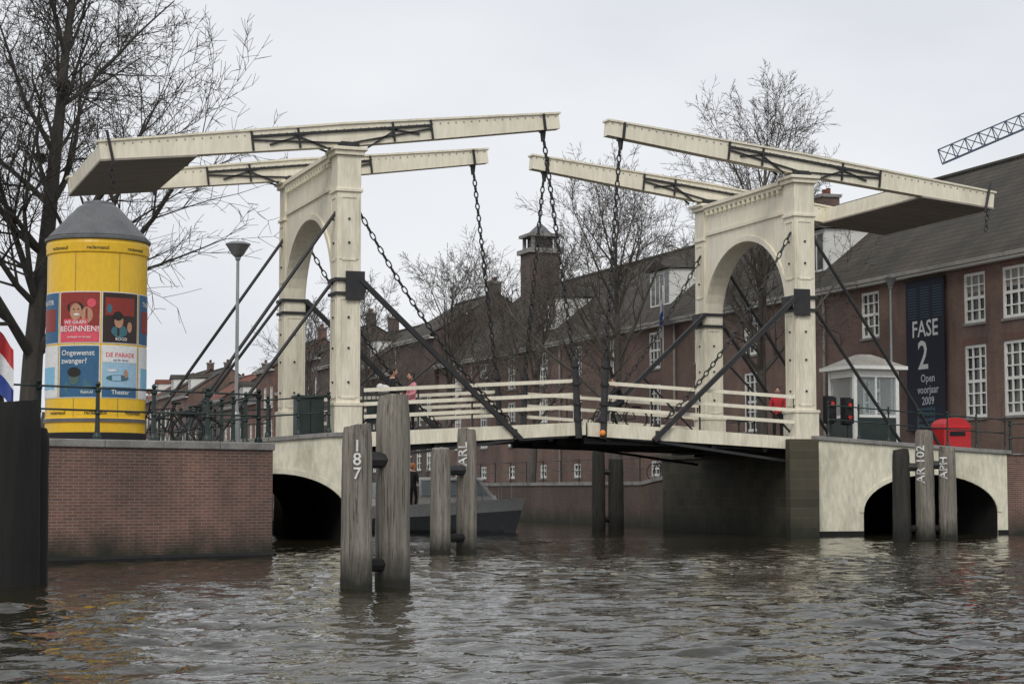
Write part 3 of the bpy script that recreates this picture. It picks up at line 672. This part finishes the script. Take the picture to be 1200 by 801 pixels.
while y<262:
    w=rnd.choice([6.5,7.5,9,11]); hgt=rnd.uniform(9.6,12.6)
    mt=rnd.choice(['brick_f','brick_f2','brick_f3','brick_f2','brick_f2']); ncol=3 if w<8 else 4
    ws=[y+w*(j+.5)/ncol for j in range(ncol)]
    rows=[(2.8+fl*3.0,2.8+fl*3.0+1.9,ws,1.1,2,4) for fl in range(int((hgt-3)/3))]
    facade('canal_house',39+rnd.uniform(-.2,.2),y,y+w-.02,.5,hgt,4.5,hgt+rnd.uniform(2.2,3.2),rows,mt,'roof_red' if (i in(9,13) or y>225) else 'roof',depth=9,
       dormers=[(y+w/2,1.6,1.1)] if rnd.random()<.5 else (),chimneys=[(y+.8,.7,hgt+3.5,4.5)] if rnd.random()<.7 else ())
    y+=w; i+=1
for k,x in enumerate(np.arange(-140,38,9.)):
    hgt=rnd.uniform(6,9.5); p=MB(); yy=270+rnd.uniform(-3,3)
    p.box(x,x+8.9,yy,yy+9,0,hgt,rnd.choice(['brick_f2','brick_f','plaster']))
    p.add([(x-.1,yy-.2,hgt),(x+9,yy-.2,hgt),(x+9,yy+4.5,hgt+3.5),(x-.1,yy+4.5,hgt+3.5),(x+9,yy+9.2,hgt),(x-.1,yy+9.2,hgt)],[(0,1,2,3),(3,2,4,5),(0,3,5),(1,4,2)],rnd.choice(['roof','roof','roof_red']))
    for fl in range(int(hgt/2.9)):
        for j in range(4):
            a=x+.8+j*2.05; p.box(a,a+1.1,yy-.05,yy-.004,1.0+fl*2.9+2.0-1.2+.6,1.0+fl*2.9+2.9-.4,'white'); p.box(a+.1,a+1.0,yy-.07,yy-.052,1.5+fl*2.9,3.4+fl*2.9-.05,'glass')
    p.obj('distant_house')
def banner():
    p=empty('banner_sign'); mb=MB(); ya,yb=63.15,60.55; X=38.86
    mb.box(X,X+.04,yb,ya,3.7,9.25,'navy'); mb.tube((X,yb-.05,9.27),(X,ya+.05,9.27),.04,'iron'); mb.tube((X,yb-.05,3.68),(X,ya+.05,3.68),.04,'iron'); mb.obj('cloth',p)
    t=MB(); mp=lambda u,z:(lambda tx,ty:(X-.006,(ya+yb)/2-(tx+u),z+ty))
    add_text(t,'FASE',.86,mp(0,7.15),'whitepaint'); add_text(t,'2',1.5,mp(-.15,5.95),'whitepaint')
    for i,s in enumerate(('Open','voorjaar','2009')): add_text(t,s,.42,mp(.15,5.45-.42*i),'silver')
    for i in range(12): 
        for k in range(3): 
            yc=(ya+yb)/2+(-.85+k*.85); t.quad((X-.005,yc-.3,8.95-.1*i),(X-.005,yc+.3,8.95-.1*i),(X-.005,yc+.3,8.965-.1*i),(X-.005,yc-.3,8.965-.1*i),'p_teal')
    for i in range(4): add_text(t,'tentoonstelling',.2,mp(0,4.4-.2*i),'p_teal')
    t.obj('lettering',p)
banner()
def flag(x,y,z,L,H,cols,dirx=(1,0),droop=.2,pole=True):
    p=empty('flag'); mb=MB(); n=14
    for b,c in enumerate(cols):
        for i in range(n):
            def q(i,k):
                t=i/n; return (x+dirx[0]*L*t+.06*math.sin(t*9)*dirx[1],y+dirx[1]*L*t+.1*math.sin(t*9+k)*dirx[0],z-k*H/len(cols)-droop*t*L+.03*math.sin(t*11))
            mb.quad(q(i,b),q(i+1,b),q(i+1,b+1),q(i,b+1),c)
    mb.obj('cloth',p,smooth=True)
    if pole:
        m2=MB(); m2.tube((x,y,z-H-1.5),(x,y,z+.3),.03,'white'); m2.obj('pole',p)
flag(2.42,30.6,4.25,.55,.95,['flag_red','flag_white','flag_blue'],(1,.1),1.1)
flag(38.6,84.6,11.0,1.2,1.8,['flag_white','flag_blue','flag_white'],(-.5,-.85),.6)
# ---------------------------------------------------------------- trees
def tree(x,y,z0,H,r,seed,mat='bark',spread=1.0,levels=4,trunk=.28,minr=.011,lean=(0,0),dens=1.0,nest=(),d0=3.0):
    rnd=random.Random(seed); mb=MB()
    def rv(): return Vector((rnd.gauss(0,1),rnd.gauss(0,1),rnd.gauss(0,1)))
    def grow(p,d,L,r,lev):
        n=[10,6,4,3,2][lev]; q=p.copy(); taper=.22
        for i in range(n):
            d=(d+rv()*[.03,.09,.10,.11,.10][lev]+Vector((0,0,[.06,.06,.04,.01,-.01][lev]))).normalized()
            nq=q+d*(L/n); ra=max(minr*.8,r*(1-(1-taper)*i/n)); rb=max(minr*.7,r*(1-(1-taper)*(i+1)/n))
            mb.tube(q,nq,ra,mat,rb,n=(9,6,4,3,3)[lev],cap=False); q=nq
            if lev<levels:
                t=(i+1)/n
                if lev==0 and t<trunk: continue
                kk={0:d0,1:2.0,2:2.2,3:2.3}[lev]*dens
                k=int(kk)+(rnd.random()<kk%1)
                for _ in range(k):
                    a=rnd.uniform(0,2*math.pi); u=d.orthogonal().normalized(); u.rotate(Matrix.Rotation(a,3,d))
                    ang=rnd.uniform(.5,1.05)*(1.15-.4*t)
                    nd=(d*math.cos(ang)+u*math.sin(ang)); nd.z+=.08; nd.normalize()
                    ll=L*rnd.uniform(.36,.6)*((1.15-.72*t)*spread if lev==0 else 1.1-.4*t)
                    grow(q.copy(),nd,ll,max(minr,min(rb*rnd.uniform(.45,.65),ll*.018)),lev+1)
    grow(Vector((x,y,z0)),Vector((lean[0],lean[1],1)).normalized(),H,r,0)
    for (nx,ny,nz,nr) in nest:
        for _ in range(130):
            v=rv().normalized()*nr*rnd.uniform(.3,1)*rnd.uniform(.6,1); w=rv().normalized()*nr*.5
            c=Vector((nx,ny,nz))+Vector((v.x,v.y,v.z*.7)); mb.tube(c-w,c+w,.014,mat,n=3,cap=False)
    mb.obj('bare_tree')
tree(7.2,68.5,2.4,18.0,.42,31,spread=.95,trunk=.15,levels=4,dens=.9,nest=[(8.2,68.3,15.6,.45),(7.4,68.3,13.0,.3)],d0=3.4)
tree(1.5,74,2.4,16,.36,12,spread=1.1,levels=4,dens=.85)
tree(34.6,66.7,2.2,12.4,.24,21,'bark_haze',1.05,levels=4,dens=.79,minr=.009)
tree(34.6,81,1.7,11.0,.26,22,'bark_haze',1.3,levels=4,dens=.8,minr=.010)
tree(34.6,92,1.7,9.8,.22,23,'bark_haze',1.2,levels=4,dens=.74,minr=.011)
tree(34.6,107,1.7,10.8,.24,24,'bark_haze',1.25,levels=4,dens=.72,minr=.012)
tree(34.6,122,1.7,10.5,.24,25,'bark_haze',1.2,levels=4,dens=.68,minr=.013)
tree(34.6,138,1.7,10.8,.24,26,'bark_haze',1.2,levels=4,dens=.66,minr=.014)
def crane():
    mb=MB(); a=Vector((83.2,129.3,27)); b=Vector((105.2,121.3,37.0)); d=(b-a).normalized(); s=d.cross(Vector((0,0,1))).normalized(); u=s.cross(d).normalized()
    L=(b-a).length; n=22; A=lambda t,i:a+d*(L*t)+[s*.5,-s*.5,u*1.15][i]
    for i in range(n):
        t0,t1=i/n,(i+1)/n
        for k in range(3):
            mb.tube(A(t0,k),A(t1,k),.07,'crane',n=4,cap=False); mb.tube(A(t0,k),A(t1,(k+1)%3),.045,'crane',n=3,cap=False); mb.tube(A(t0,k),A(t0,(k+1)%3),.045,'crane',n=3,cap=False)
    mb.tube(b,(b.x,b.y,0),.8,'crane',n=4); mb.obj('tower_crane')
crane()
# ---------------------------------------------------------------- people
def skin_body(verts,edges,radii,mat_of,name,sub=1):
    me=D.meshes.new(name); me.from_pydata(verts,edges,[]); o=D.objects.new(name,me); C.collection.objects.link(o)
    md=o.modifiers.new('s','SKIN'); md.use_smooth_shade=True
    for i,r in enumerate(radii): me.skin_vertices[0].data[i].radius=r if isinstance(r,tuple) else (r,r)
    me.skin_vertices[0].data[0].use_root=True
    ss=o.modifiers.new('u','SUBSURF'); ss.levels=sub; ss.render_levels=sub
    C.view_layer.update(); dg=C.evaluated_depsgraph_get(); m2=D.meshes.new_from_object(o.evaluated_get(dg))
    D.objects.remove(o)
    mats=[]; m2.materials.clear()
    for p in m2.polygons:
        m=mat_of(p.center)
        if m not in mats: mats.append(m); m2.materials.append(M[m])
        p.material_index=mats.index(m); p.use_smooth=True
    return m2
def person(name,x,y,z,h,heading,top,legs,hair,pose='stand'):
    p=empty(name); s=h/1.75
    if pose=='stand':
        J=dict(pel=(0,0,.95),wai=(0,.0,1.12),che=(0,0,1.32),neck=(0,0,1.48),head0=(0,.01,1.56),
           hl=(-.1,0,.90),kl=(-.11,.03,.49),al=(-.11,0,.08),tl=(-.12,.14,.035),
           hr=(.1,0,.90),kr=(.12,.07,.49),ar=(.12,-.02,.08),tr=(.14,.12,.035),
           sl=(-.18,0,1.42),el=(-.25,.02,1.14),wl=(-.16,.22,1.08),
           sr=(.18,0,1.42),er=(.25,.0,1.14),wr=(.2,.2,1.02))
    else:
        J=dict(pel=(0,-.1,.95),wai=(0,-.04,1.12),che=(0,.08,1.31),neck=(0,.14,1.46),head0=(0,.17,1.54),
           hl=(-.1,-.08,.92),kl=(-.1,.3,.72),al=(-.1,.2,.3),tl=(-.1,.33,.27),
           hr=(.1,-.08,.92),kr=(.1,.25,.52),ar=(.1,.05,.12),tr=(.1,.18,.09),
           sl=(-.18,.1,1.4),el=(-.24,.28,1.2),wl=(-.22,.5,1.1),
           sr=(.18,.1,1.4),er=(.24,.28,1.2),wr=(.22,.5,1.1))
    names=list(J); R=dict(pel=(.15,.11),wai=(.135,.1),che=(.165,.115),neck=.06,head0=.058,hl=.095,kl=.062,al=.045,tl=.035,hr=.095,kr=.062,ar=.045,tr=.035,sl=.075,el=.052,wl=.034,sr=.075,er=.052,wr=.034)
    E=[('pel','wai'),('wai','che'),('che','neck'),('neck','head0'),('pel','hl'),('hl','kl'),('kl','al'),('al','tl'),('pel','hr'),('hr','kr'),('kr','ar'),('ar','tr'),('che','sl'),('sl','el'),('el','wl'),('che','sr'),('sr','er'),('er','wr')]
    T=Matrix.Translation((x,y,z))@Matrix.Rotation(heading,4,'Z')@Matrix.Scale(s,4)
    def mo(c):
        if c.z>J['neck'][2]+.0 : return 'skin'
        if c.z<.1 and pose=='stand': return 'black'
        if c.z<.93 and not any((c-Vector(J[k])).length<.09 for k in('wl','wr')): return legs
        if any((c-Vector(J[k])).length<.03 for k in('wl','wr')): return 'skin'
        return top
    m2=skin_body([J[k] for k in names],[(names.index(a),names.index(b)) for a,b in E],[R[k] for k in names],mo,'body')
    m2.transform(T); o=D.objects.new('body',m2); C.collection.objects.link(o); o.parent=p
    hd=MB(); hc=Vector(J['head0'])+Vector((0,.02,.11))
    hd.sphere(hc,.105,'skin',14,10,(.78,.92,1.16)); hd.sphere(hc+Vector((0,-.018,.022)),.112,hair,14,10,(.84,.92,1.1))
    hd.sphere(hc+Vector((0,.03,-.012)),.092,'skin',12,8,(.76,.9,1.1))
    hd.sphere(hc+Vector((0,.118,-.02)),.017,'skin',6,5,(.8,1,1.4))
    for sx in(-1,1):
        hd.sphere(hc+Vector((sx*.033,.103,.008)),.011,'black',6,4); hd.sphere(hc+Vector((sx*.085,.0,-.01)),.024,'skin',6,4,(.4,.8,1.3))
    hd.box(hc.x-.025,hc.x+.025,hc.y+.1,hc.y+.112,hc.z-.062,hc.z-.054,'redcloth')
    for k,ek in(('wl','el'),('wr','er')):
        w=Vector(J[k]); dd=(w-Vector(J[ek])).normalized(); sd=dd.cross(Vector((0,0,1))).normalized()
        hd.tube(w,w+dd*.085,.03,'skin',.038,n=8)
        for f in range(4):
            b=w+dd*.08+sd*(-.028+.019*f); L=[.06,.072,.07,.055][f]; mid=b+dd*L*.55; hd.tube(b,mid,.009,'skin',n=5); hd.tube(mid,mid+(dd*.6-Vector((0,0,.7)))*L*.5,.008,'skin',n=5)
        b=w+dd*.03+sd*.03*(1 if k=='wl' else -1); hd.tube(b,b+(dd*.7+sd*.7*(1 if k=='wl' else -1))*.06,.011,'skin',n=5)
    oo=hd.obj('head_and_hands',p,smooth=True); oo.data.transform(T)
    return p,T
def bicycle(name,x,y,z,heading,frame='black'):
    mb=MB(); W=.34
    for c in(-.53,.53):
        mb.ring((0,c,W),(W,W),.02,'rubber',(0,1,0),(0,0,1),24,5)
        for i in range(10):
            t=math.pi*2*i/10; mb.tube((0,c,W),(0,c+W*math.cos(t),W+W*math.sin(t)),.003,'galv',n=3,cap=False)
    J=dict(bb=(0,-.08,.3),seat=(0,-.22,.85),st=(0,-.25,.95),hd=(0,.35,.82),hb=(0,.32,1.02),r=(0,-.53,W),f=(0,.53,W))
    for a,b in(('bb','seat'),('seat','hd'),('bb','hd'),('bb','r'),('r','seat'),('f','hd'),('hd','hb'),('seat','st')): mb.tube(J[a],J[b],.017,frame,n=6)
    mb.tube((-.28,.2,1.04),(0,.33,1.02),.013,'galv');mb.tube((.28,.2,1.04),(0,.33,1.02),.013,'galv')
    mb.sphere((0,-.26,.98),.09,'black',8,5,(.8,1.4,.4)); mb.tube((-.15,-.08,.2),(.15,-.08,.4),.012,'galv')
    mb.ring((0,-.53,W),(W+.04,W+.04),.012,frame,(0,1,0),(0,0,1),20,4)
    mb.box(-.07,.07,-.75,-.35,.72,.74,frame)
    o=mb.obj(name); o.data.transform(Matrix.Translation((x,y,z))@Matrix.Rotation(heading,4,'Z')); return o
person('standing_man',16.45,55.6,zd(16.45),1.9,rad(-100),'black','jeans','hair')
person('standing_woman',17.05,55.55,zd(17.05),1.74,rad(100),'pink','black','hair')
mb=MB(); mb.sphere((16.1,55.3,4.45),.2,'whitepaint',10,7,(1.1,.8,.7)); mb.sphere((15.98,55.25,4.5),.12,'whitepaint',8,6); mb.obj('white_bag')
person('woman_in_red',30.2,57.1,3.06,1.76,rad(150),'redcloth','black','hair')
bicycle('bicycle',24.3,56.6,zd(24.3),rad(80)); person('cyclist',24.3,56.6,zd(24.3),1.62,rad(80),'black','black','hair','ride')
bicycle('bicycle',7.7,44.4,2.47,rad(75)); bicycle('bicycle',8.5,46,2.47,rad(95))
for i in range(4): bicycle('bicycle',33.2,70+i*.9+ (i%3)*.2,zr(71),rad(10+8*i))
# ---------------------------------------------------------------- boat
def boat():
    p=empty('motor_boat'); mb=MB(); n=20
    A=Vector((15.2,66.65)); Bw=Vector((23.0,62.75)); L=(Bw-A).length; d=(Bw-A).normalized(); s=Vector((-d.y,d.x))
    hw=lambda t:(1.2*(1-max(0,(t-.65)/.35)**2.4)+.02)*(.85+.15*min(1,t/.2))
    sec=[]
    for i in range(n+1):
        t=i/n; w=hw(t); sh=.84+.36*t**2
        c=A+d*(L*t); rake=.3*t**3
        row=[]
        for k,(ww,zz) in enumerate([(-1,sh),(-.98,sh-.42),(-.82,.1),(-.3,-.3),(.3,-.3),(.82,.1),(.98,sh-.42),(1,sh)]):
            q=c+s*(w*ww)+d*(rake*zz); row.append((q.x,q.y,zz))
        sec.append(row)
    for a,b in zip(sec,sec[1:]):
        for k in range(7): mb.quad(a[k],b[k],b[k+1],a[k+1],'hullwhite' if k in(0,6) else 'hull')
    mb.add(sec[0],[tuple(range(8))],'hull')
    for a,b in zip(sec,sec[1:]): mb.quad((a[0][0],a[0][1],a[0][2]-.08),(b[0][0],b[0][1],b[0][2]-.08),(b[7][0],b[7][1],b[7][2]-.08),(a[7][0],a[7][1],a[7][2]-.08),'varnish')
    mb.obj('hull',p)
    c=MB()
    def bx(t0,t1,w0,w1,z0,z1,m,slope=0,k=.9):
        a=A+d*(L*t0); b=A+d*(L*t1); P=[a-s*w0,b-s*w1,b+s*w1,a+s*w0]; tp=[a-s*w0*k+d*slope*.1,b-s*w1*k-d*slope,b+s*w1*k-d*slope,a+s*w0*k+d*slope*.1]
        c.add([(q.x,q.y,z0) for q in P]+[(q.x,q.y,z1) for q in tp],[(0,1,5,4),(1,2,6,5),(2,3,7,6),(3,0,4,7),(4,5,6,7)],m)
    bx(.05,.56,.98,.98,.78,1.2,'hullwhite',.1); bx(.08,.5,.9,.9,1.201,1.72,'tarp',.2,.8)
    bx(.63,.93,.98,.66,.85,1.28,'hullwhite',.15); bx(.64,.905,.92,.62,1.281,1.80,'bglass',.42); bx(.63,.86,.86,.66,1.801,1.90,'hullwhite',.05,.95)
    for t,w,w2 in((.64,.92,.83),(.73,.83,.75),(.82,.73,.66)):
        a=A+d*(L*t); a2=A+d*(L*(t-.005))
        for sg in(-1,1): q=a+s*(w+.012)*sg; q2=a2+s*(w2+.012)*sg; c.tube((q.x,q.y,1.28),(q2.x,q2.y,1.82),.05,'hullwhite',n=4)
    for t in(.8,.88,.94,.985): 
        a=A+d*(L*t)
        for sg in(-1,1): q=a+s*hw(t)*.95*sg; c.tube((q.x,q.y,1.0),(q.x,q.y,1.6),.015,'galv',n=4)
    for ta,tb in((.8,.88),(.88,.94),(.94,.985)):
        for sg in(-1,1):
            q=A+d*(L*ta)+s*hw(ta)*.95*sg; q2=A+d*(L*tb)+s*hw(tb)*.95*sg; c.tube((q.x,q.y,1.6),(q2.x,q2.y,1.6),.015,'galv',n=4)
    c.obj('cabin',p)
    return A+d*(L*.59)
pp=boat()
person('boat_passenger',pp.x,pp.y,.75,1.6,rad(-60),'black','black','orange_hair')
railing('canal_railing',[(32.3,66.5),(32.3,140)],lambda x,y:zr(y)+.05,1.0,2.2,r=.03,knob=False,rails=(.97,.5))
# ---------------------------------------------------------------- world, sun, camera
w=D.worlds.new("World"); sc.world=w; w.use_nodes=True; nt=w.node_tree; bg=nt.nodes['Background']
sky=N(nt,'ShaderNodeTexSky'); sky.sky_type='NISHITA'; sky.sun_disc=False
hs=N(nt,'ShaderNodeHueSaturation'); hs.inputs['Saturation'].default_value=.25; nt.links.new(sky.outputs[0],hs.inputs['Color'])
tc=N(nt,'ShaderNodeTexCoord'); mp=N(nt,'ShaderNodeMapping'); mp.inputs['Scale'].default_value=(1,1,2.6); nt.links.new(tc.outputs['Generated'],mp.inputs[0])
n=N(nt,'ShaderNodeTexNoise'); n.inputs['Scale'].default_value=2.1; n.inputs['Detail'].default_value=5; n.inputs['Roughness'].default_value=.5; nt.links.new(mp.outputs[0],n.inputs['Vector'])
r=ramp(nt,[(.3,(7.0,7.3,7.9)),(.5,(8.5,8.7,9.1)),(.7,(9.7,9.8,9.95))]); nt.links.new(n.outputs[0],r.inputs[0])
nt.links.new(mixc(nt,.9,hs.outputs[0],r.outputs[0]),bg.inputs['Color']); bg.inputs['Strength'].default_value=.1
sl=D.lights.new('sun','SUN'); sl.energy=1.2; sl.angle=rad(20); sl.color=(1,.96,.9); so=D.objects.new('sun',sl); C.collection.objects.link(so)
el,az=rad(42),rad(-150)
sd=Vector((math.sin(az)*math.cos(el),math.cos(az)*math.cos(el),math.sin(el))); so.rotation_euler=sd.to_track_quat('Z','Y').to_euler()
sky.sun_elevation=el; sky.sun_rotation=az
cam=D.cameras.new('camera'); co=D.objects.new('camera',cam); C.collection.objects.link(co); sc.camera=co
co.location=(0,0,1.45); co.rotation_euler=(rad(90)+.0766,0,-.3497)
cam.sensor_width=36; cam.lens=2263.8/1200*36; cam.clip_start=.1; cam.clip_end=3000
sc.view_settings.view_transform='Standard'; sc.view_settings.look='None'; sc.view_settings.exposure=0
